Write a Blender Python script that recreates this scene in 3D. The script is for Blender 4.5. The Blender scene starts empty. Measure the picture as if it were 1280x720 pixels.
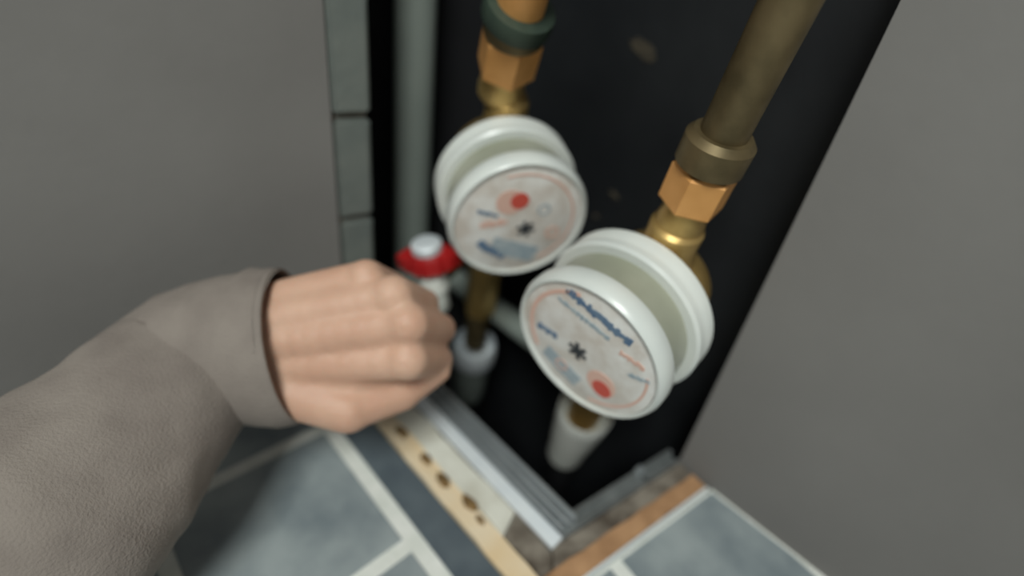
import bpy, bmesh, math, random
from mathutils import Vector, Matrix, noise
random.seed(7)
SC = bpy.context.scene
COL = SC.collection

# ------------------------------------------------------------------ camera
F = 624.0                                  # focal length in pixels of a 1280 px frame
PITCH = math.radians(33.0)
SR = 0.150; CR = math.sqrt(1 - SR * SR)    # hand-held roll
FW = Vector((0, math.cos(PITCH), -math.sin(PITCH)))
_u0 = Vector((0, math.sin(PITCH), math.cos(PITCH)))
_r0 = Vector((1, 0, 0))
RT = CR * _r0 + SR * _u0
UP = -SR * _r0 + CR * _u0

def ray(u, v):
    return FW + RT * ((u - 640) / F) - UP * ((v - 360) / F)

CAM = Vector((0, 0, -(0.30 * ray(690, 682)).z))   # eye height above the sill
cd = bpy.data.cameras.new('camera'); cam = bpy.data.objects.new('camera', cd); COL.objects.link(cam)
cd.sensor_width = 36; cd.lens = 36 * F / 1280; cd.clip_start = 0.01
m = Matrix((RT, UP, -FW)).transposed().to_4x4(); m.translation = CAM
cam.matrix_world = m
cd.dof.use_dof = True; cd.dof.focus_distance = 0.185; cd.dof.aperture_fstop = 2.5
SC.camera = cam

# ------------------------------------------------------------------ light
W = bpy.data.worlds.new('world'); SC.world = W; W.use_nodes = True
W.node_tree.nodes['Background'].inputs[0].default_value = (0.86, 0.93, 1.0, 1)
W.node_tree.nodes['Background'].inputs[1].default_value = 0.16
def area(name, loc, tgt, size, power, col):
    l = bpy.data.lights.new(name, 'AREA'); l.energy = power; l.size = size; l.color = col
    o = bpy.data.objects.new(name, l); COL.objects.link(o); o.location = loc
    o.rotation_euler = (Vector(tgt) - Vector(loc)).to_track_quat('-Z', 'Y').to_euler()
area('room_lamp_light', (-0.16, -0.88, 1.50), (0.0, 0.25, 0.1), 0.5, 24, (0.95, 1.0, 0.955))
SC.view_settings.view_transform = 'Standard'; SC.view_settings.look = 'None'
SC.view_settings.gamma = 1; SC.view_settings.use_curve_mapping = False
SC.view_settings.exposure = 0.0

# ------------------------------------------------------------------ materials
def srgb(r, g, b):
    f = lambda c: (c / 255 / 12.92) if c / 255 <= 0.04045 else ((c / 255 + 0.055) / 1.055) ** 2.4
    return (f(r), f(g), f(b), 1)
MATS = {}
def mat(name, c1, c2=None, scale=30, rough=0.6, metal=0.0, bump=0.0, bscale=None, coat=0.0, sss=0.0, lo=0.35, hi=0.65, stretch=None):
    mt = bpy.data.materials.new(name); mt.use_nodes = True; MATS[name] = mt
    nt = mt.node_tree; b = nt.nodes['Principled BSDF']
    b.inputs['Roughness'].default_value = rough; b.inputs['Metallic'].default_value = metal
    b.inputs['Coat Weight'].default_value = coat; b.inputs['Coat Roughness'].default_value = 0.15
    if sss:
        b.inputs['Subsurface Weight'].default_value = sss
        b.inputs['Subsurface Radius'].default_value = (1, 0.35, 0.2); b.inputs['Subsurface Scale'].default_value = 0.004
    tc = nt.nodes.new('ShaderNodeTexCoord'); mp = nt.nodes.new('ShaderNodeMapping')
    nt.links.new(tc.outputs['Object'], mp.inputs[0])
    if stretch: mp.inputs['Scale'].default_value = stretch
    n = nt.nodes.new('ShaderNodeTexNoise'); n.inputs['Scale'].default_value = scale; n.inputs['Detail'].default_value = 5
    nt.links.new(mp.outputs[0], n.inputs['Vector'])
    r = nt.nodes.new('ShaderNodeValToRGB'); nt.links.new(n.outputs[0], r.inputs[0])
    r.color_ramp.elements[0].position = lo; r.color_ramp.elements[1].position = hi
    r.color_ramp.elements[0].color = c1; r.color_ramp.elements[1].color = c2 or c1
    nt.links.new(r.outputs[0], b.inputs['Base Color'])
    if bump:
        n2 = nt.nodes.new('ShaderNodeTexNoise'); n2.inputs['Scale'].default_value = bscale or scale * 3
        nt.links.new(mp.outputs[0], n2.inputs['Vector'])
        bp = nt.nodes.new('ShaderNodeBump'); bp.inputs['Strength'].default_value = bump; bp.inputs['Distance'].default_value = 0.001
        nt.links.new(n2.outputs[0], bp.inputs['Height']); nt.links.new(bp.outputs[0], b.inputs['Normal'])
    return mt
mat('wall_paint', srgb(117, 114, 111), srgb(127, 124, 121), 6, 0.8, bump=0.15, bscale=120)
mat('block_paint', srgb(104, 110, 106), srgb(118, 122, 116), 25, 0.85, bump=0.4, bscale=150)
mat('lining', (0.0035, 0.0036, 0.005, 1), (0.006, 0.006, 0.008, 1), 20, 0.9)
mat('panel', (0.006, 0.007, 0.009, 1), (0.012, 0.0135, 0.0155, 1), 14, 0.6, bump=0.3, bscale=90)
mat('smudge', srgb(78, 70, 56), srgb(60, 54, 44), 200, 0.9)
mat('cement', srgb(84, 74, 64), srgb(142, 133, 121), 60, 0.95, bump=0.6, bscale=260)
mat('grout', srgb(222, 224, 216), srgb(236, 236, 230), 80, 0.9, bump=0.3, bscale=300)
mat('tile', srgb(122, 132, 137), srgb(162, 170, 171), 22, 0.35, bump=0.1)
mat('slate', srgb(78, 88, 96), srgb(98, 108, 114), 30, 0.5, bump=0.2)
mat('aluminium', (0.50, 0.54, 0.56, 1), (0.60, 0.64, 0.66, 1), 60, 0.45, metal=0.75)
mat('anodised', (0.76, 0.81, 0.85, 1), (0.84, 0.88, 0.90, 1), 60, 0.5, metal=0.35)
mat('aluminium_dull', (0.30, 0.32, 0.32, 1), (0.42, 0.44, 0.44, 1), 60, 0.5, metal=0.8)
mat('plaster', srgb(208, 204, 190), srgb(230, 228, 216), 45, 0.9, bump=0.5, bscale=200)
mat('pine', srgb(230, 198, 150), srgb(244, 232, 210), 14, 0.75, bump=0.3)
mat('pine_orange', srgb(152, 112, 78), srgb(194, 150, 110), 40, 0.75, bump=0.3)
mat('chip', srgb(96, 74, 46), srgb(142, 112, 70), 200, 0.95)
mat('white_edge', srgb(220, 224, 224), None, 10, 0.4)
mat('grey_pvc', srgb(130, 138, 132), srgb(142, 150, 143), 12, 0.45)
mat('brass', (0.46, 0.30, 0.10, 1), (0.62, 0.42, 0.16, 1), 60, 0.42, metal=0.75, bump=0.2)
mat('bronze', srgb(214, 152, 84), srgb(234, 172, 104), 40, 0.45, metal=0.25, bump=0.1)
mat('dark_brass', (0.10, 0.075, 0.035, 1), (0.19, 0.14, 0.07, 1), 60, 0.5, metal=0.6)
mat('green_seal', srgb(34, 46, 40), srgb(56, 70, 58), 80, 0.5)
mat('chrome', (0.7, 0.72, 0.72, 1), None, 10, 0.2, metal=1.0)
mat('red', srgb(150, 18, 20), srgb(178, 28, 28), 50, 0.4)
mat('white_plastic', srgb(224, 226, 218), srgb(236, 236, 228), 30, 0.45)
mat('black_pipe', (0.008, 0.008, 0.009, 1), None, 10, 0.5)
mat('housing', srgb(212, 216, 212), srgb(226, 228, 222), 25, 0.35, coat=0.2)
mat('housing_band', srgb(140, 142, 122), srgb(172, 172, 154), 18, 0.35, coat=0.3)
mat('dial', srgb(208, 198, 188), srgb(234, 232, 228), 70, 0.4, coat=0.4)
mat('ink_blue', srgb(86, 112, 142), srgb(112, 134, 156), 200, 0.5)
mat('ink_pale', srgb(150, 166, 176), srgb(176, 186, 190), 200, 0.5)
mat('ink_red', srgb(206, 84, 70), None, 200, 0.5)
mat('ink_pink', srgb(224, 184, 168), None, 200, 0.5)
mat('ink_black', srgb(44, 48, 54), None, 200, 0.5)
mat('skin', srgb(204, 160, 136), srgb(214, 174, 150), 40, 0.55, bump=0.15, bscale=500, sss=0.25)
mat('sleeve', srgb(128, 118, 111), srgb(142, 132, 124), 40, 0.95, bump=0.5, bscale=900)

# ------------------------------------------------------------------ mesh helpers
def link(name, bm, m, parent=None, smooth=True, mw=None):
    bmesh.ops.recalc_face_normals(bm, faces=bm.faces[:])
    me = bpy.data.meshes.new(name); bm.to_mesh(me); bm.free()
    me.materials.append(MATS[m])
    if smooth:
        for p in me.polygons: p.use_smooth = True
        me.set_sharp_from_angle(angle=math.radians(38))
    o = bpy.data.objects.new(name, me); COL.objects.link(o)
    if parent: o.parent = parent
    if mw is not None: o.matrix_local = mw
    return o
def tag(o, label, cat=None, group=None, kind=None):
    o['label'] = label
    if cat: o['category'] = cat
    if group: o['group'] = group
    if kind: o['kind'] = kind
    return o
def struct(o, label=None):
    o['kind'] = 'structure'
    if label: o['label'] = label
    return o
def empty(name, mw):
    o = bpy.data.objects.new(name, None); COL.objects.link(o); o.empty_display_size = 0.02
    o.matrix_world = mw; return o
def frame(o, z, x):
    z = Vector(z).normalized(); x = Vector(x); x = (x - z * x.dot(z)).normalized(); y = z.cross(x)
    M = Matrix((x, y, z)).transposed().to_4x4(); M.translation = o; return M
def lathe(bm, prof, M=None, seg=48, close=False):
    """turn (radius, height) pairs about z"""
    rings = []
    for r, z in prof:
        rings.append([bm.verts.new(Vector((r * math.cos(2 * math.pi * k / seg), r * math.sin(2 * math.pi * k / seg), z))) for k in range(seg)])
    for i in range(len(rings) - 1):
        for k in range(seg):
            bm.faces.new((rings[i][k], rings[i][(k + 1) % seg], rings[i + 1][(k + 1) % seg], rings[i + 1][k]))
    if close:
        for k in range(seg):
            bm.faces.new((rings[-1][k], rings[-1][(k + 1) % seg], rings[0][(k + 1) % seg], rings[0][k]))
    else:
        bm.faces.new(rings[0]); bm.faces.new(rings[-1])
    if M: bmesh.ops.transform(bm, matrix=M, verts=[v for rg in rings for v in rg])
    return bm
def turned(prof, seg=48):
    return lathe(bmesh.new(), prof, None, seg)
def hexnut(r, z0, z1, c=0.0012):
    """chamfered hexagonal nut about z"""
    return lathe(bmesh.new(), [(r - c, z0), (r, z0 + c), (r, z1 - c), (r - c, z1)], None, 6)
def prism(pts, z0, z1, bev=0.0006):
    bm = bmesh.new()
    a = [bm.verts.new((p[0], p[1], z0)) for p in pts]; b = [bm.verts.new((p[0], p[1], z1)) for p in pts]
    n = len(pts)
    for i in range(n): bm.faces.new((a[i], a[(i + 1) % n], b[(i + 1) % n], b[i]))
    bm.faces.new(a); top = bm.faces.new(b)
    bmesh.ops.recalc_face_normals(bm, faces=bm.faces[:])
    if bev: bmesh.ops.bevel(bm, geom=list(top.edges), offset=bev, segments=2, affect='EDGES')
    return bm
def clip(poly, n, d):
    """keep the side p.n <= d of a convex polygon"""
    out = []
    for i in range(len(poly)):
        p, q = poly[i], poly[(i + 1) % len(poly)]
        dp, dq = p.dot(n) - d, q.dot(n) - d
        if dp <= 0: out.append(p)
        if dp * dq < 0: out.append(p + (q - p) * (dp / (dp - dq)))
    return out
def strokes(bm, x0, y0, x1, y1, w, z):
    d = Vector((x1 - x0, y1 - y0, 0)); n = Vector((-d.y, d.x, 0)).normalized() * w / 2
    c = [Vector((x0, y0, z)) + n, Vector((x0, y0, z)) - n, Vector((x1, y1, z)) - n, Vector((x1, y1, z)) + n]
    a = [bm.verts.new(p) for p in c]; b = [bm.verts.new(p + Vector((0, 0, 0.00025))) for p in c]
    for i in range(4): bm.faces.new((a[i], a[(i + 1) % 4], b[(i + 1) % 4], b[i]))
    bm.faces.new(a); bm.faces.new(b)
def bar(p, q, r0, r1=None, seg=32):
    """bar between two points, as (bmesh along z, matrix)"""
    p = Vector(p); q = Vector(q)
    return turned([(r0, 0), (r0 if r1 is None else r1, (q - p).length)], seg), frame(p, q - p, (0.3, 0.9, 0.1))

# ------------------------------------------------------------------ layout of the corner shaft
def onfloor(u, v, z=0.0):
    d = ray(u, v); return CAM + d * ((z - CAM.z) / d.z)
def at(u, v, t): return CAM + ray(u, v) * t
def px(P):
    p = Vector(P) - CAM; t = p.dot(FW); return (640 + F * p.dot(RT) / t, 360 - F * p.dot(UP) / t, t)
Q = onfloor(690, 682)                                  # outer corner of the two rails
A = (onfloor(500, 482) - Q).normalized()               # along the wide rail, to the left wall
B = (onfloor(842, 582) - Q).normalized()               # along the thin rail, to the right wall
NA = Vector((A.y, -A.x, 0)); NA *= -1 if NA.dot(B) > 0 else 1
NB = Vector((B.y, -B.x, 0)); NB *= -1 if NB.dot(A) > 0 else 1
LA = (onfloor(474, 452) - Q).dot(A); LB = (onfloor(848, 578) - Q).dot(B)
def oa(u, v): return (onfloor(u, v) - Q).dot(NA)
def ob(u, v): return (onfloor(u, v) - Q).dot(NB)
def corner(o, p):
    """floor point at offset o outside rail A's line and p outside rail B's"""
    det = NA.x * NB.y - NA.y * NB.x
    return Q + Vector(((o * NB.y - p * NA.y) / det, (p * NA.x - o * NB.x) / det, 0))
def pab(s, t): return Q + A * s + B * t

# ------------------------------------------------------------------ the setting
FAR = 1.4
# floor slab of cement with the tiles bedded on it
bm = bmesh.new()
quads = [[pab(0, 0), pab(0, 0) - A * FAR, pab(0, 0) - A * FAR - B * FAR, pab(0, 0) - B * FAR],
         [pab(0, 0), pab(0, 0) - B * FAR, pab(LA + .1, -FAR), pab(LA + .1, 0)],
         [pab(0, 0), pab(0, LB + .1), pab(-FAR, LB + .1), pab(-FAR, 0)]]
for qd in quads:
    lo = [bm.verts.new((p.x, p.y, -0.08)) for p in qd]; hi = [bm.verts.new((p.x, p.y, -0.004)) for p in qd]
    for i in range(4): bm.faces.new((lo[i], lo[(i + 1) % 4], hi[(i + 1) % 4], hi[i]))
    bm.faces.new(lo); bm.faces.new(hi)
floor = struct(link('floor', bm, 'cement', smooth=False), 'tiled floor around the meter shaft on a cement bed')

oa1, oa2, oa3, oa4 = oa(561, 599), oa(528, 599), oa(473, 599), oa(450, 599)
ob1, ob2 = ob(800, 640), ob(800, 670)
ob3 = ob2 + .0026
# grout beds
def gbed(poly):
    o = link('grout', prism([(p.x, p.y) for p in poly], -0.004, -0.0008, 0), 'grout', floor, False); o['kind'] = 'stuff'
gbed([corner(oa3, -LB), corner(oa3, .9), corner(1.2, .9), corner(1.2, -LB - .1)] if False else
     [Q + NA * oa3 + A * (LA + .02), Q + NA * oa3 - A * 0.9, Q + NA * 1.2 - A * 0.9, Q + NA * 1.2 + A * (LA + .02)])
gbed([p for p in clip([Q + NB * ob3 + B * (LB + .02), Q + NB * ob3 - B * 0.9, Q + NB * 0.9 - B * 0.9, Q + NB * 0.9 + B * (LB + .02)], NA, Q.dot(NA) + oa2)])
# tiles: rows along the wide rail, then rows along the thin rail
S = 0.100; G = 0.0075
g0 = (onfloor(488, 697) - Q).dot(A)                    # a joint that runs square to the rail
cells = []
for r in range(6):
    o0 = oa4 + r * (S + G)
    k0 = -5
    for k in range(k0, 6):
        s0 = g0 + G / 2 + k * (S + G)
        poly = [Q + A * s + NA * o for s, o in ((s0, o0), (s0 + S, o0), (s0 + S, o0 + S), (s0, o0 + S))]
        poly = clip(poly, A, Q.dot(A) + LA + 10)
        nwl = Vector((B.y, -B.x, 0)); nwl *= 1 if nwl.dot(A) > 0 else -1
        poly = clip(poly, nwl, pab(LA, 0).dot(nwl) - 0.002) if poly else poly
        if len(poly) > 2: cells.append(poly)
for r in range(6):
    o0 = ob3 + 0.001 + r * (S + G)
    for k in range(-6, 6):
        s0 = 0.03 + k * (S + G)
        poly = [Q + B * s + NB * o for s, o in ((s0, o0), (s0 + S, o0), (s0 + S, o0 + S), (s0, o0 + S))]
        poly = clip(poly, NA, Q.dot(NA) + oa2 - 0.003)
        nwr = Vector((A.y, -A.x, 0)); nwr *= 1 if nwr.dot(B) > 0 else -1
        poly = clip(poly, nwr, pab(0, LB).dot(nwr) - 0.002) if len(poly) > 2 else poly
        if len(poly) > 2: cells.append(poly)
for poly in cells:
    c = sum(poly, Vector()) / len(poly)
    if (c - Q).length > 0.55: continue
    o = link('tile', prism([((p - c).x, (p - c).y) for p in poly], -0.003, 0.0, 0.001), 'tile', floor)
    o.location = (c.x, c.y, random.uniform(-.0003, .0003))

# walls
H = 2.3
nA = NA; nB = NB
def slab(name, p, q, back, z0, z1, m):
    poly = [p, q, q + back, p + back]
    return link(name, prism([(v.x, v.y) for v in poly], z0, z1, 0), m, smooth=False)
nl = Vector((B.y, -B.x, 0)); nl *= 1 if nl.dot(A) > 0 else -1      # into the left wall
nr = Vector((A.y, -A.x, 0)); nr *= 1 if nr.dot(B) > 0 else -1      # into the right wall
BW = 0.024                                                          # width of the block jamb
wl = struct(slab('wall_left', pab(LA, -BW), pab(LA, -FAR), nl * .1, -0.004, H, 'wall_paint'), 'plain grey painted wall to the left of the shaft')
wr = struct(slab('wall_right', pab(0, LB), pab(-FAR, LB), nr * .1, -0.004, H, 'wall_paint'), 'plain grey painted wall to the right of the shaft')
# grey jamb of stacked blocks at the shaft side of the left wall
h = 0.064; g = 0.003; z = 0.0; i = 0
pos = pab(LA, 0)
ang = math.atan2((-B).y, (-B).x)
shared = None
while z < 0.9:
    if shared is None:
        b_ = prism([(0, 0), (BW - .001, 0), (BW - .001, 1), (0, 1)], 0, h, 0)
        bmesh.ops.transform(b_, matrix=Matrix(((-B.x, nl.x, 0, 0), (-B.y, nl.y, 0, 0), (0, 0, 1, 0), (0, 0, 0, 1))) @ Matrix.Diagonal((1, 0.098, 1, 1)), verts=b_.verts)
        bmesh.ops.recalc_face_normals(b_, faces=b_.faces[:])
        bmesh.ops.bevel(b_, geom=b_.edges[:], offset=0.002, segments=2, affect='EDGES')
        o = link('block', b_, 'block_paint', wl); shared = o.data
    else:
        o = bpy.data.objects.new('block', shared); COL.objects.link(o); o.parent = wl
    o.location = pos + nl * random.uniform(-.0012, .0008) + Vector((0, 0, z)); z += h + g
bm = prism([(v.x, v.y) for v in (pab(LA, -.002), pab(LA, -BW), pab(LA, -BW) + nl * .09, pab(LA, -.002) + nl * .09)], 0, H, 0)
bmesh.ops.translate(bm, vec=nl * .004, verts=bm.verts)
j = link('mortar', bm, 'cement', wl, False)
# dark inside of the shaft: two back faces, a bottom and the faces under the sill
SH = 0.19
bk = struct(slab('wall_back', pab(-.05, LB + .05), pab(LA + .2, LB + .05), nr * .05, -0.6, H, 'panel'), 'dark painted back face inside the meter shaft')
for (u, v, w_, l_, rz) in ((805, 62, .010, .026, .5), (768, 244, .004, .012, .6), (745, 270, .003, .006, .2)):
    d = ray(u, v); P = CAM + d * ((pab(0, LB + .05) - CAM).dot(nr) / d.dot(nr))
    b_ = bmesh.new(); ring = []
    for k in range(14):
        rr = random.uniform(.7, 1.15); an = 2 * math.pi * k / 14
        ring.append((l_ / 2 * rr * math.cos(an), w_ / 2 * rr * math.sin(an)))
    b_.free(); b_ = prism(ring, 0, 0.0006, 0)
    o = link('smudge', b_, 'smudge', bk); o.matrix_world = frame(P, -nr, RT + UP * rz * -1); o['label'] = 'pale brown smear on the dark back face'
sl = struct(slab('wall_side', pab(LA + .105, 0), pab(LA + .105, LB + .12), nl * .05, -0.6, H, 'lining'), 'black inner side of the shaft behind the grey pipe')
ff = [Q + NA * -.001, pab(LA + .2, 0), pab(LA + .2, LB + .2), pab(-.02, LB + .2)]
bm = prism([(p.x, p.y) for p in (pab(-.05, -.05), pab(LA + .2, -.05), pab(LA + .2, LB + .2), pab(-.05, LB + .2))], -0.62, -0.6, 0)
struct(link('floor_shaft', bm, 'lining', smooth=False), 'black bottom of the meter shaft')
bm = prism([(p.x, p.y) for p in (pab(0, 0), pab(LA + .1, 0), pab(LA + .1, -.03), pab(-.03, -.03), pab(-.03, LB + .1), pab(0, LB + .1))], -0.6, -0.085, 0)
struct(link('wall_front', bm, 'lining', smooth=False), 'black shaft face under the sill')

# ------------------------------------------------------------------ sill of the shaft
# ribbed aluminium track along the left side
W0 = -oa(663, 599)
def sweep(prof, s0, s1, end0=None):
    """profile of (out, z) carried along rail A"""
    b_ = bmesh.new(); rr = []
    for s, mit in ((s0, True), (s1, False)):
        rr.append([b_.verts.new(Q + A * (s + (0.0 if not mit else 0)) + NA * o + Vector((0, 0, z_))) for o, z_ in prof])
    n = len(prof)
    for i in range(n): b_.faces.new((rr[0][i], rr[0][(i + 1) % n], rr[1][(i + 1) % n], rr[1][i]))
    b_.faces.new(rr[0]); b_.faces.new(rr[1])
    return b_
track = tag(empty('aluminium_track', Matrix.Translation(Q)), 'ribbed silver aluminium track along the left edge of the shaft opening', 'track')
w = W0
link('base_profile', sweep([(-w, -.004), (-w, .0005), (-.0045, .0005), (-.0045, .0045), (0, .0045), (0, -.004)], 0.0, LA - .001), 'aluminium', track, False)
for i, (o0, o1, hh) in enumerate(((-w, -w + .0032, .0085), (-w * .73, -w * .73 + .0030, .0085), (-w * .46, -w * .46 + .0030, .0085))):
    b_ = sweep([(o0, .0006), (o0, hh - .0006), (o0 + .0006, hh), (o1 - .0006, hh), (o1, hh - .0006), (o1, .0006)], 0.0005, LA - .0015)
    link('rib', b_, 'aluminium', track, False)
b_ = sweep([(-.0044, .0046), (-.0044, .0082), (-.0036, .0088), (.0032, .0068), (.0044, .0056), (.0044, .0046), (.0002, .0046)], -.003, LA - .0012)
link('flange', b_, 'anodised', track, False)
for o in track.children: o.matrix_parent_inverse = track.matrix_world.inverted()

def irregular(poly_pts, z0, z1, jit, m, name, parent=None, n=14, bev=.0008):
    """strip whose long outline is broken a little"""
    pts = []
    for i in range(len(poly_pts)):
        p, q = poly_pts[i], poly_pts[(i + 1) % len(poly_pts)]
        L = (q - p).length; k = max(1, int(n * L / .2))
        nn = Vector(((q - p).y, -(q - p).x, 0)).normalized()
        for j_ in range(k):
            pts.append(p + (q - p) * (j_ / k) + nn * (random.uniform(-jit, jit) if j_ else 0))
    return link(name, prism([(p.x, p.y) for p in pts], z0, z1, 0), m, parent, False)
PA0 = 0.026
pl = [Q + NA * .0046 + A * PA0 * 1.1, Q + NA * oa1 + A * (PA0 - .004), Q + NA * oa1 + A * (LA + .0), Q + NA * .0046 + A * (LA - .004)]
plo = tag(irregular(pl, -.004, .0035, .0012, 'plaster', 'plaster_strip', n=16), 'chipped off-white plaster strip between aluminium track and pale wood', 'plaster strip')
# gouges along the edge of the plaster, filled with brown crumbs
for (u, v, s) in ((500, 541, 1.2), (527, 577, 1.0), (551, 603, 1.25), (583, 632, 1.3), (598, 652, .7)):
    P = onfloor(u, v, .0036) - NA * random.uniform(.0012, .0042)
    b_ = bmesh.new(); bmesh.ops.create_icosphere(b_, subdivisions=2, radius=.0034 * s)
    for vv in b_.verts:
        vv.co *= random.uniform(.75, 1.2); vv.co.z *= .42
    bmesh.ops.transform(b_, matrix=Matrix.Rotation(math.atan2(A.y, A.x), 4, 'Z') @ Matrix.Diagonal((1.6, .8, 1, 1)), verts=b_.verts)
    o = link('crumb', b_, 'chip', plo); o.location = P; o['label'] = 'dark brown crumb in a chipped hollow'
# pale batten along the left side, orange batten along the right
mt_ = corner(oa1, ob1); mo_ = corner(oa2, ob2)
tag(irregular([corner(oa1, ob1), corner(oa2, ob2), Q + NA * oa2 + A * (LA - .001), Q + NA * oa1 + A * (LA - .001)], -.004, .0022, .0006, 'pine', 'wooden_batten', n=20),
    'pale cream wooden batten between white plaster and dark slate strip', 'batten')
tag(irregular([corner(oa2, ob2), corner(oa1, ob1), Q + NB * ob1 + B * (LB - .001), Q + NB * ob2 + B * (LB - .001)], -.004, .0022, .0006, 'pine_orange', 'wooden_batten', n=20),
    'orange-brown wooden batten beside the thin rail, lower right', 'batten')
# dark border tiles
s = -0.30
k = 0
border = tag(empty('slate_border', Matrix.Translation(Q + NA * oa2)), 'long dark grey border strip between pale batten and white grout', 'border tiles')
while s < LA:
    e = min(s + 0.298, LA + .01)
    o = link('border_tile', prism([(p.x, p.y) for p in (Q + NA * (oa2 + .0006) + A * s, Q + NA * oa3 + A * s, Q + NA * oa3 + A * (e - (.0 if e < LA else .0)), Q + NA * (oa2 + .0006) + A * e)], -.003, .0006, .0008), 'slate', border)
    o.matrix_parent_inverse = border.matrix_world.inverted(); s += 0.300
# thin rail on the right, in two lengths, on a cement bed
R0, R1 = ob(800, 588), ob(800, 612)
rail = tag(empty('thin_rail', Matrix.Translation(Q)), 'thin dull grey metal rail along the right edge of the shaft opening', 'rail')
def sweepB(prof, s0, s1):
    b_ = bmesh.new(); rr = []
    for s in (s0, s1): rr.append([b_.verts.new(Q + B * s + NB * o + Vector((0, 0, z_))) for o, z_ in prof])
    n = len(prof)
    for i in range(n): b_.faces.new((rr[0][i], rr[0][(i + 1) % n], rr[1][(i + 1) % n], rr[1][i]))
    b_.faces.new(rr[0]); b_.faces.new(rr[1]); return b_
gap = (onfloor(808, 605) - Q).dot(B)
for s0, s1, dz in ((-.002, gap, 0), (gap + .003, LB - .001, .001)):
    o = link('rail_length', sweepB([(R0, -.004), (R0, .004 + dz), (R0 + .0035, .004 + dz), (R0 + .0035, .001), (R1 - .002, .001), (R1 - .002, .003 + dz), (R1, .003 + dz), (R1, -.004)], s0, s1), 'aluminium_dull', rail, False)
    o.matrix_parent_inverse = rail.matrix_world.inverted()
o = link('joint_clip', sweepB([(R0 - .0008, .000), (R0 - .0008, .0056), (R0 + .004, .0056), (R0 + .004, .000)], gap - .002, gap + .004), 'aluminium', rail, False)
o.matrix_parent_inverse = rail.matrix_world.inverted()
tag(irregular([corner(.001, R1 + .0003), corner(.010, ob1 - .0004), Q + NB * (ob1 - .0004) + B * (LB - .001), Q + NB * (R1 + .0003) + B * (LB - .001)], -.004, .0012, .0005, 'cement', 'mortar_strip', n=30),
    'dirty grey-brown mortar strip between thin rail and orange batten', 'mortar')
tag(link('edge_trim', sweepB([(ob2 + .0004, -.003), (ob2 + .0004, .0030), (ob3 - .0004, .0030), (ob3 - .0004, -.003)], -.016, LB - .001), 'white_edge', smooth=False),
    'thin white edge trim between orange batten and blue-grey tiles', 'trim')

# ------------------------------------------------------------------ pipes in the shaft
P0 = at(517, 150, .40)
P0b = Vector((P0.x, P0.y, -.45))
b_, M = bar(P0b, (P0.x, P0.y, 1.6), .0150)
tag(link('grey_pipe', b_, 'grey_pvc', None, True, M), 'upright grey plastic pipe at the left of the shaft', 'pipe')
P1 = at(560, 342, .49)
e0 = P1 + A * ((LA + .1) - (P1 - Q).dot(A)); e1 = P1 - A * .17
cond = tag(empty('grey_conduit', Matrix.Translation(P1)), 'slanting grey conduit behind the brass pipe and red valve', 'conduit')
b_, M = bar(e1, e0, .0105); o = link('tube', b_, 'grey_pvc', cond); o.matrix_world = M

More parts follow.
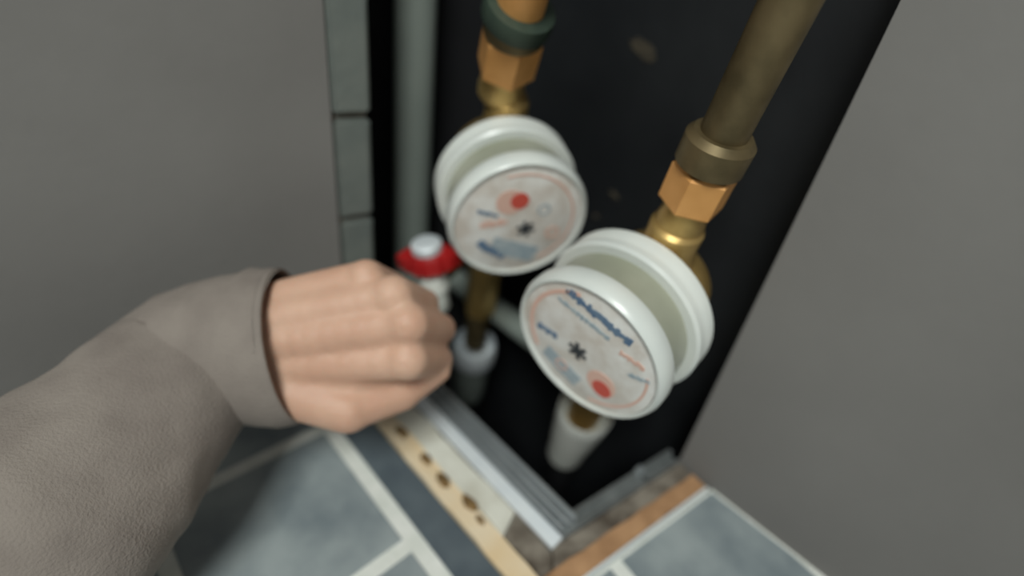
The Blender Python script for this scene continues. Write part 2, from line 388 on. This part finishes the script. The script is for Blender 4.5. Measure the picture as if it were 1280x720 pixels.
# ------------------------------------------------------------------ water meters
def face_frame(uv, t, out, tilt):
    d = ray(*uv); P = CAM + d * t; dn = d.normalized()
    s = RT * out[0] - UP * out[1]; s = (s - dn * s.dot(dn)).normalized()
    return P, (s * math.sin(math.radians(tilt)) - dn * math.cos(math.radians(tilt))).normalized()
LEN = 0.060
def make_meter(uv, t, out, tilt, line, label, marks, spin):
    P, n = face_frame(uv, t, out, tilt)
    O = P - n * LEN
    pd = ray(*line[0]).cross(ray(*line[1])).cross(n).normalized()
    if pd.z < 0: pd = -pd
    M = frame(O, n, pd)
    root = tag(empty('water_meter', M), label, 'water meter', 'round white water meters in the shaft')
    ch = lambda name, b_, m_, par=None: link(name, b_, m_, par or root)
    X = Matrix.Rotation(math.pi / 2, 4, 'Y')
    # brass body: bowl and two threaded necks along x
    b_ = turned([(.010, -.026), (.022, -.024), (.030, -.016), (.033, -.004), (.034, .008), (.034, .014)])
    lathe(b_, [(.0115, -.052), (.0115, -.050), (.0135, -.048), (.0135, -.036), (.016, -.030), (.016, .030), (.0135, .036), (.0135, .048), (.0115, .050), (.0115, .052)], X, 32)
    ch('body', b_, 'brass')
    # stepped plastic housing
    ch('housing_ring', turned([(.036, .0125), (.0435, .013), (.0450, .0145), (.0450, .020), (.0440, .0215), (.0440, .0235), (.0450, .0245), (.0450, .028), (.0435, .0295), (.039, .0297)], 64), 'housing')
    ch('housing_band', turned([(.039, .0290), (.0392, .0300), (.0392, .046), (.0400, .0475)], 64), 'housing_band')
    bz = ch('bezel', lathe(bmesh.new(), [(.0400, .0460), (.0420, .0480), (.0430, .0500), (.0430, .0560), (.0418, .0588), (.0408, .0600), (.0396, .0598), (.0393, .0580), (.0393, .0460)], None, 64, True), 'housing')
    # sealing lug on the bezel
    # dial with its marks
    dl = ch('dial', turned([(.0392, .050), (.0392, .0584), (.0386, .0586)], 64), 'dial')
    Mi = M.inverted()
    def loc(u, v):
        d = ray(u, v); c = M @ Vector((0, 0, .0586)); return Mi @ (CAM + d * ((c - CAM).dot(n) / d.dot(n)))
    for kind, args, m_ in marks:
        b_ = bmesh.new(); z = .0586
        if kind == 'disc':
            u, v, r = args; c = loc(u, v)
            lathe(b_, [(r, 0), (r, .0003)], Matrix.Translation((c.x, c.y, z + (.00012 if m_ == 'ink_red' else 0))), 20); nm = 'dial_pointer' if m_ == 'ink_red' else 'printed_patch'
        elif kind == 'star':
            u, v, r = args; c = loc(u, v); nm = 'star_wheel'
            for q in range(3):
                an = q * math.pi / 3 + .3
                strokes(b_, c.x - r * math.cos(an), c.y - r * math.sin(an), c.x + r * math.cos(an), c.y + r * math.sin(an), r * .42, z + q * 2e-5)
            lathe(b_, [(r * .45, 0), (r * .45, .0003)], Matrix.Translation((c.x, c.y, z)), 16)
        elif kind == 'ring':
            u, v, r = args; c = loc(u, v); nm = 'small_dial'
            lathe(b_, [(r * .72, 0), (r, 0), (r, .0003), (r * .72, .0003)], Matrix.Translation((c.x, c.y, z)), 24, True)
        elif kind == 'print':      # a line of small illegible print
            u0, v0, u1, v1, hh, cnt = args; p = loc(u0, v0); q = loc(u1, v1); nm = 'printed_line'
            d = q - p; L = d.length; d /= L; nn = Vector((-d.y, d.x, 0))
            st = L / cnt
            for i in range(cnt * 3):        # ragged, worn print
                c = p + d * st / 3 * (i + .5) + nn * hh * random.uniform(-.12, .12); w_ = st / 3 * random.uniform(.9, 1.3)
                strokes(b_, c.x - d.x * w_ / 2, c.y - d.y * w_ / 2, c.x + d.x * w_ / 2, c.y + d.y * w_ / 2, hh * random.uniform(.35, 1.0), z + (i % 3) * 2e-5)
        elif kind == 'box':        # counter window
            u0, v0, u1, v1, hh = args; p = loc(u0, v0); q = loc(u1, v1); nm = 'counter_window'
            strokes(b_, p.x, p.y, q.x, q.y, hh, z - 5e-5)
        elif kind == 'arc':
            r, a0, a1, wd = args; nm = 'printed_arc'
            k = 16
            for i in range(k):
                x0, x1 = math.radians(a0 + (a1 - a0) * i / k), math.radians(a0 + (a1 - a0) * (i + 1) / k)
                strokes(b_, r * math.cos(x0), r * math.sin(x0), r * math.cos(x1), r * math.sin(x1), wd, z)
        ch(nm, b_, m_, dl)
    bpy.context.view_layer.update()
    return O, pd, n, M
marks1 = [('box', (614, 306, 668, 318, .0125), 'ink_pale'), ('print', (598, 303, 628, 322, .006, 4), 'ink_blue'),
          ('disc', (638, 253, .0085), 'ink_pink'), ('disc', (650, 251, .0056), 'ink_red'), ('star', (657, 286, .0058), 'ink_black'),
          ('print', (597, 264, 622, 270, .003, 4), 'ink_blue'), ('print', (600, 283, 634, 277, .006, 4), 'ink_pink'),
          ('ring', (690, 290, .0045), 'ink_pink'), ('ring', (680, 262, .004), 'ink_pale'), ('arc', (.0335, -150, 20, .0014), 'ink_pink')]
marks2 = [('print', (708, 362, 790, 430, .0052, 7), 'ink_blue'), ('print', (698, 372, 762, 424, .0035, 8), 'ink_pale'),
          ('disc', (751, 480, .0085), 'ink_pink'), ('disc', (752, 486, .0056), 'ink_red'), ('star', (722, 439, .0058), 'ink_black'),
          ('print', (672, 405, 696, 420, .005, 3), 'ink_blue'), ('box', (682, 436, 722, 478, .010), 'ink_pale'),
          ('print', (775, 440, 806, 462, .004, 4), 'ink_pink'), ('ring', (702, 455, .004), 'ink_pink'), ('print', (785, 468, 812, 478, .003, 4), 'ink_pale'),
          ('arc', (.0340, 20, 130, .0022), 'ink_pink'), ('arc', (.0345, 200, 290, .0014), 'ink_pink')]
O1, D1, N1, M1 = make_meter((650, 280), .297, (.36, .93), 42, ((612, 140), (580, 430)), 'white round water meter behind, beside the red valve', marks1, 0)
O2, D2, N2, M2 = make_meter((729, 440), .246, (-.71, .70), 55, ((838, 240), (693, 560)), 'white round water meter in front, nearest the camera', marks2, 0)

def along(O, D, v):
    """signed distance along a pipe whose image lies at row v"""
    lo, hi = -.35, .20
    for _ in range(60):
        mid = (lo + hi) / 2
        if px(O + D * mid)[1] > v: lo = mid
        else: hi = mid
    return (lo + hi) / 2
def fitting(root, O, D, N, name, m_, prof, hexr=None, label=None):
    M = frame(O, D, N)
    b_ = turned(prof, 40) if hexr is None else hexnut(hexr, prof[0], prof[1])
    o = link(name, b_, m_, root); o.matrix_local = root.matrix_world.inverted() @ M
    if label: o['label'] = label
    return o
# pipe of the rear meter
y = lambda v: along(O1, D1, v)
M = frame(O1 + D1 * .05, D1, N1)
up1 = tag(empty('brass_pipe', M), 'brass pipe with a large orange-bronze union nut above the rear meter', 'pipe')
bpy.context.view_layer.update()
U0 = O1 + D1 * .0530 - RT * .005; tt = px(U0)[2]
DU = (at(654, -8, tt - .060) - U0).normalized(); NU = N1
y = lambda v: along(U0, DU, v)
s_nut0, s_nut1 = y(87), y(42)
fitting(up1, U0, DU, NU, 'tail_piece', 'brass', [(.0138, .000), (.0140, .004), (.0125, s_nut0 - .006), (.0115, s_nut0 + .002)])
fitting(up1, U0, DU, NU, 'union_nut', 'bronze', (s_nut0, s_nut1), .0170)
fitting(up1, U0, DU, NU, 'valve_body', 'dark_brass', [(.014, s_nut1), (.0165, s_nut1 + .001), (.0170, y(28)), (.0150, y(20))])
fitting(up1, U0 + DU * y(16), (DU + RT * .16).normalized(), NU, 'seal_band', 'green_seal', [(.0130, -.0055), (.0185, -.0048), (.0190, .0), (.0180, .0046), (.0130, .0054)])
fitting(up1, U0, DU, NU, 'upper_tube', 'bronze', [(.0125, y(10)), (.0125, .30)])
M = frame(O1 - D1 * .05, -D1, N1)
y = lambda v: along(O1, D1, v)
dn1 = tag(empty('pipe_fitting', M), 'brass and grey union fitting under the rear meter', 'pipe fitting')
bpy.context.view_layer.update()
fitting(dn1, O1, D1, N1, 'brass_nut', 'brass', (y(388), -.046), .0135)
fitting(dn1, O1, D1, N1, 'neck', 'dark_brass', [(.0105, y(428)), (.0105, y(388))])
fitting(dn1, O1, D1, N1, 'chrome_ring', 'anodised', [(.0150, y(447)), (.0205, y(446)), (.0212, y(440)), (.0205, y(430)), (.0188, y(427)), (.0178, y(437)), (.0112, y(438))], None, 'bright metal ring')
fitting(dn1, O1, D1, N1, 'socket', 'grey_pvc', [(.0150, y(490)), (.0165, y(484)), (.0170, y(446))])
fitting(dn1, O1 + D1 * y(482), Vector((0, 0, 1)), N1, 'lower_pipe', 'black_pipe', [(.0125, -.30), (.0125, 0)])
# pipe of the front meter
y = lambda v: along(O2, D2, v)
M = frame(O2 + D2 * .05, D2, N2)
up2 = tag(empty('brass_pipe', M), 'brass pipe with orange nut rising behind the front meter, right', 'pipe')
bpy.context.view_layer.update()
s0, s1 = y(254), y(205)
fitting(up2, O2, D2, N2, 'tail_piece', 'brass', [(.0115, .050), (.0120, .052), (.0105, s0 - .003), (.0105, s0 + .002)])
fitting(up2, O2, D2, N2, 'union_nut', 'bronze', (s0, s0 + .020), .0150)
fitting(up2, O2, D2, N2, 'valve_body', 'dark_brass', [(.012, s0 + .020), (.0150, s0 + .022), (.0150, s0 + .034), (.0125, s0 + .037)])
fitting(up2, O2, D2, N2, 'upper_tube', 'dark_brass', [(.0100, s0 + .035), (.0100, .30)])
M = frame(O2 - D2 * .05, -D2, N2)
dn2 = tag(empty('pipe_fitting', M), 'white plastic fitting with brass neck under the front meter', 'pipe fitting')
bpy.context.view_layer.update()
fitting(dn2, O2, D2, N2, 'brass_neck', 'brass', [(.0115, y(535)), (.0125, y(528)), (.0125, -.048)])
e = y(567)
fitting(dn2, O2, D2, N2, 'white_sleeve', 'white_plastic', [(.0110, e), (.0150, e + .0012), (.0160, e + .005), (.0165, y(553)), (.0180, y(547)), (.0212, y(520)), (.0216, y(512)), (.0200, y(510)), (.0188, y(520)), (.0126, y(521))])
fitting(dn2, O2 + D2 * (e + .006), Vector((0, 0, 1)), N2, 'lower_pipe', 'black_pipe', [(.0098, -.33), (.0098, 0)])

# ------------------------------------------------------------------ red valve
V = at(541, 345, .352)
zx = (at(533, 306, .335) - V).normalized()
MV = frame(V, zx, RT)
valve = tag(empty('stop_valve', MV), 'small stop valve with red handle and metal cap left of the rear meter', 'valve')
link('body', turned([(.007, -.030), (.0085, -.028), (.0085, -.012), (.0105, -.010), (.0105, .002), (.0085, .004), (.006, .008)], 32), 'white_plastic', valve)
link('stem', turned([(.0045, .006), (.0045, .018)], 20), 'dark_brass', valve)
# handle: fluted red knob with two wings
b_ = bmesh.new(); ringz = ((.0080, .0135, .80), (.0105, .0165, 1.0), (.0190, .0160, 1.0), (.0230, .0125, .6))
rr = []
for z_, r_, fl in ringz:
    rr.append([b_.verts.new((math.cos(2 * math.pi * k / 48) * (r_ + (.0055 * fl * max(0, math.cos(2 * 2 * math.pi * k / 48)) ** 3) + .0006 * math.cos(12 * 2 * math.pi * k / 48)),
                             math.sin(2 * math.pi * k / 48) * (r_ * .9 + .0006 * math.cos(12 * 2 * math.pi * k / 48)), z_)) for k in range(48)])
for i in range(3):
    for k in range(48): b_.faces.new((rr[i][k], rr[i][(k + 1) % 48], rr[i + 1][(k + 1) % 48], rr[i + 1][k]))
b_.faces.new(rr[0]); b_.faces.new(rr[-1])
hd = link('handle', b_, 'red', valve); hd['label'] = 'red handle'
link('cap', turned([(.0105, .0225), (.0108, .0235), (.0104, .0280), (.0090, .0292), (.0045, .0296)], 32), 'anodised', hd)
# branch joining the valve to the rear pipe
tgt = O1 - D1 * .060; tgt = tgt + (V - tgt).normalized() * .0160; Mi = MV.inverted()
b_, M = bar(Mi @ V + Vector((0, 0, -.006)), Mi @ tgt, .0058); o = link('branch', b_, 'dark_brass', valve); o.matrix_local = M
b_, M = bar(Mi @ V + Vector((0, 0, -.025)), Mi @ (V + Vector((-.06, .02, -.40))), .0058); o = link('tail_pipe', b_, 'black_pipe', valve); o.matrix_local = M

# ------------------------------------------------------------------ person: left hand and sleeved forearm
TH = .25
MH = Matrix((RT, UP, -FW)).transposed().to_4x4(); MH.translation = at(479, 424, TH)   # x right, y up, z to the viewer
def capsule(bm, p, q, r0, r1, n=9):
    p = Vector(p) / 1000; q = Vector(q) / 1000
    for i in range(n):
        t = i / (n - 1)
        bmesh.ops.create_icosphere(bm, subdivisions=2, radius=(r0 + (r1 - r0) * t) / 1000, matrix=Matrix.Translation(p.lerp(q, t)))
bm = bmesh.new()
mcp = {'little': (-10, 31, -5), 'ring': (5, 22, 1), 'middle': (13, 8, 3), 'index': (12, -10, 0)}
rad = {'little': (10, 8, 7, 6), 'ring': (11, 9, 8, 7), 'middle': (11.5, 9.5, 8.5, 7.5), 'index': (11.5, 9.5, 8.5, 7.5)}
ln = {'little': (30, 18, 15), 'ring': (37, 23, 17), 'middle': (40, 25, 18), 'index': (37, 22, 17)}
wrist = {'little': (-84, 10, -8), 'ring': (-86, 3, -4), 'middle': (-86, -5, -4), 'index': (-84, -14, -7)}
for k in mcp:
    a = Vector(mcp[k]); r = rad[k]; L = ln[k]
    capsule(bm, a + Vector((0, 0, -3)), Vector(wrist[k]), r[0], 14, 14)
    capsule(bm, a + Vector((-6, -1, -14)), Vector(wrist[k]) + Vector((8, 0, -8)), r[0], 14, 12)
    pip = a + Vector((.26, -.14, -.955)) * L[0]
    dip = pip + Vector((-.80, -.10, -.45)).normalized() * L[1]
    tip = dip + Vector((-.82, .05, .45)).normalized() * L[2]
    capsule(bm, a, pip, r[0], r[1]); capsule(bm, pip, dip, r[1], r[2]); capsule(bm, dip, tip, r[2], r[3])
# thumb leaves the side of the palm low down and lies against the index finger
capsule(bm, (-64, -22, -8), (-20, -37, -8), 16, 13, 12); capsule(bm, (-20, -37, -8), (5, -31, -21), 12, 10.5); capsule(bm, (5, -31, -21), (23, -21, -33), 10, 7.5)
capsule(bm, (-32, -24, -12), (0, -14, -14), 15, 12)
# forearm
elb = [MH.inverted() @ at(60, 640, .205), MH.inverted() @ at(-180, 850, .18)]
e0, e1 = [Vector(v) * 1000 for v in elb]
capsule(bm, (-86, 2, -7), e0 + Vector((0, 5, 0)), 18, 21, 30); capsule(bm, (-86, -8, -8), e0 + Vector((0, -5, 0)), 18, 21, 30); capsule(bm, e0, e1, 23, 26, 24)
me = bpy.data.meshes.new('tmp'); bm.to_mesh(me); bm.free()
tmp = bpy.data.objects.new('tmp', me); COL.objects.link(tmp)
md = tmp.modifiers.new('r', 'REMESH'); md.mode = 'VOXEL'; md.voxel_size = .0016; md.use_smooth_shade = True
md = tmp.modifiers.new('s', 'SMOOTH'); md.factor = .5; md.iterations = 9
dg = bpy.context.evaluated_depsgraph_get()
me2 = bpy.data.meshes.new_from_object(tmp.evaluated_get(dg)); bpy.data.objects.remove(tmp)
me2.name = 'hand_and_forearm'; me2.materials.clear(); me2.materials.append(MATS['skin'])
for p in me2.polygons: p.use_smooth = True
person = tag(empty('person', MH), 'person reaching in from the left with a bent hand and grey-brown sleeve', 'person')
bpy.context.view_layer.update()
hand = bpy.data.objects.new('hand_and_forearm', me2); COL.objects.link(hand); hand.parent = person
# sleeve with soft folds, open at the cuff
c0 = Vector((-50, -4, -9)); path = [(c0, 37), (c0 + Vector((-6, -1, 0)), 38), (Vector((-80, -5, -8)), 36), (Vector((-100, -12, -7)), 37)]
p_ = Vector((-100, -12, -7))
for i in range(1, 13): path.append((p_.lerp(e0, i / 12), 37 + 12 * i / 12))
for i in range(1, 9): path.append((e0.lerp(e1, i / 8), 49 + 6 * i / 8))
fine = []
for (a, ra), (b, rb) in zip(path[:-1], path[1:]):
    for i in range(5): fine.append((a.lerp(b, i / 5), ra + (rb - ra) * i / 5))
fine.append(path[-1])
b_ = bmesh.new(); rings = []
seg = 72
for i, (c, r) in enumerate(fine):
    d = (fine[min(i + 1, len(fine) - 1)][0] - fine[max(i - 1, 0)][0]).normalized()
    x_ = Vector((0, 0, 1)); x_ = (x_ - d * x_.dot(d)).normalized(); y_ = d.cross(x_)
    ring = []
    for k in range(seg):
        an = 2 * math.pi * k / seg
        q = c + (x_ * math.cos(an) * .72 + y_ * math.sin(an)) * r
        nz = noise.noise(Vector((q.x * .045 + math.sin(an) * .6, q.y * .03, q.z * .03))) * 3.2 + noise.noise(q * .09) * 1.0
        if i < 8: nz *= .25
        q = c + (x_ * math.cos(an) * .72 + y_ * math.sin(an)) * (r + nz + (1.2 if i < 9 else 0))
        ring.append(b_.verts.new(q / 1000))
    rings.append(ring)
for i in range(len(rings) - 1):
    for k in range(seg): b_.faces.new((rings[i][k], rings[i][(k + 1) % seg], rings[i + 1][(k + 1) % seg], rings[i + 1][k]))
sv = link('sleeve', b_, 'sleeve', person); sv['label'] = 'grey-brown sleeve'
md = sv.modifiers.new('solid', 'SOLIDIFY'); md.thickness = .002; md.offset = 1
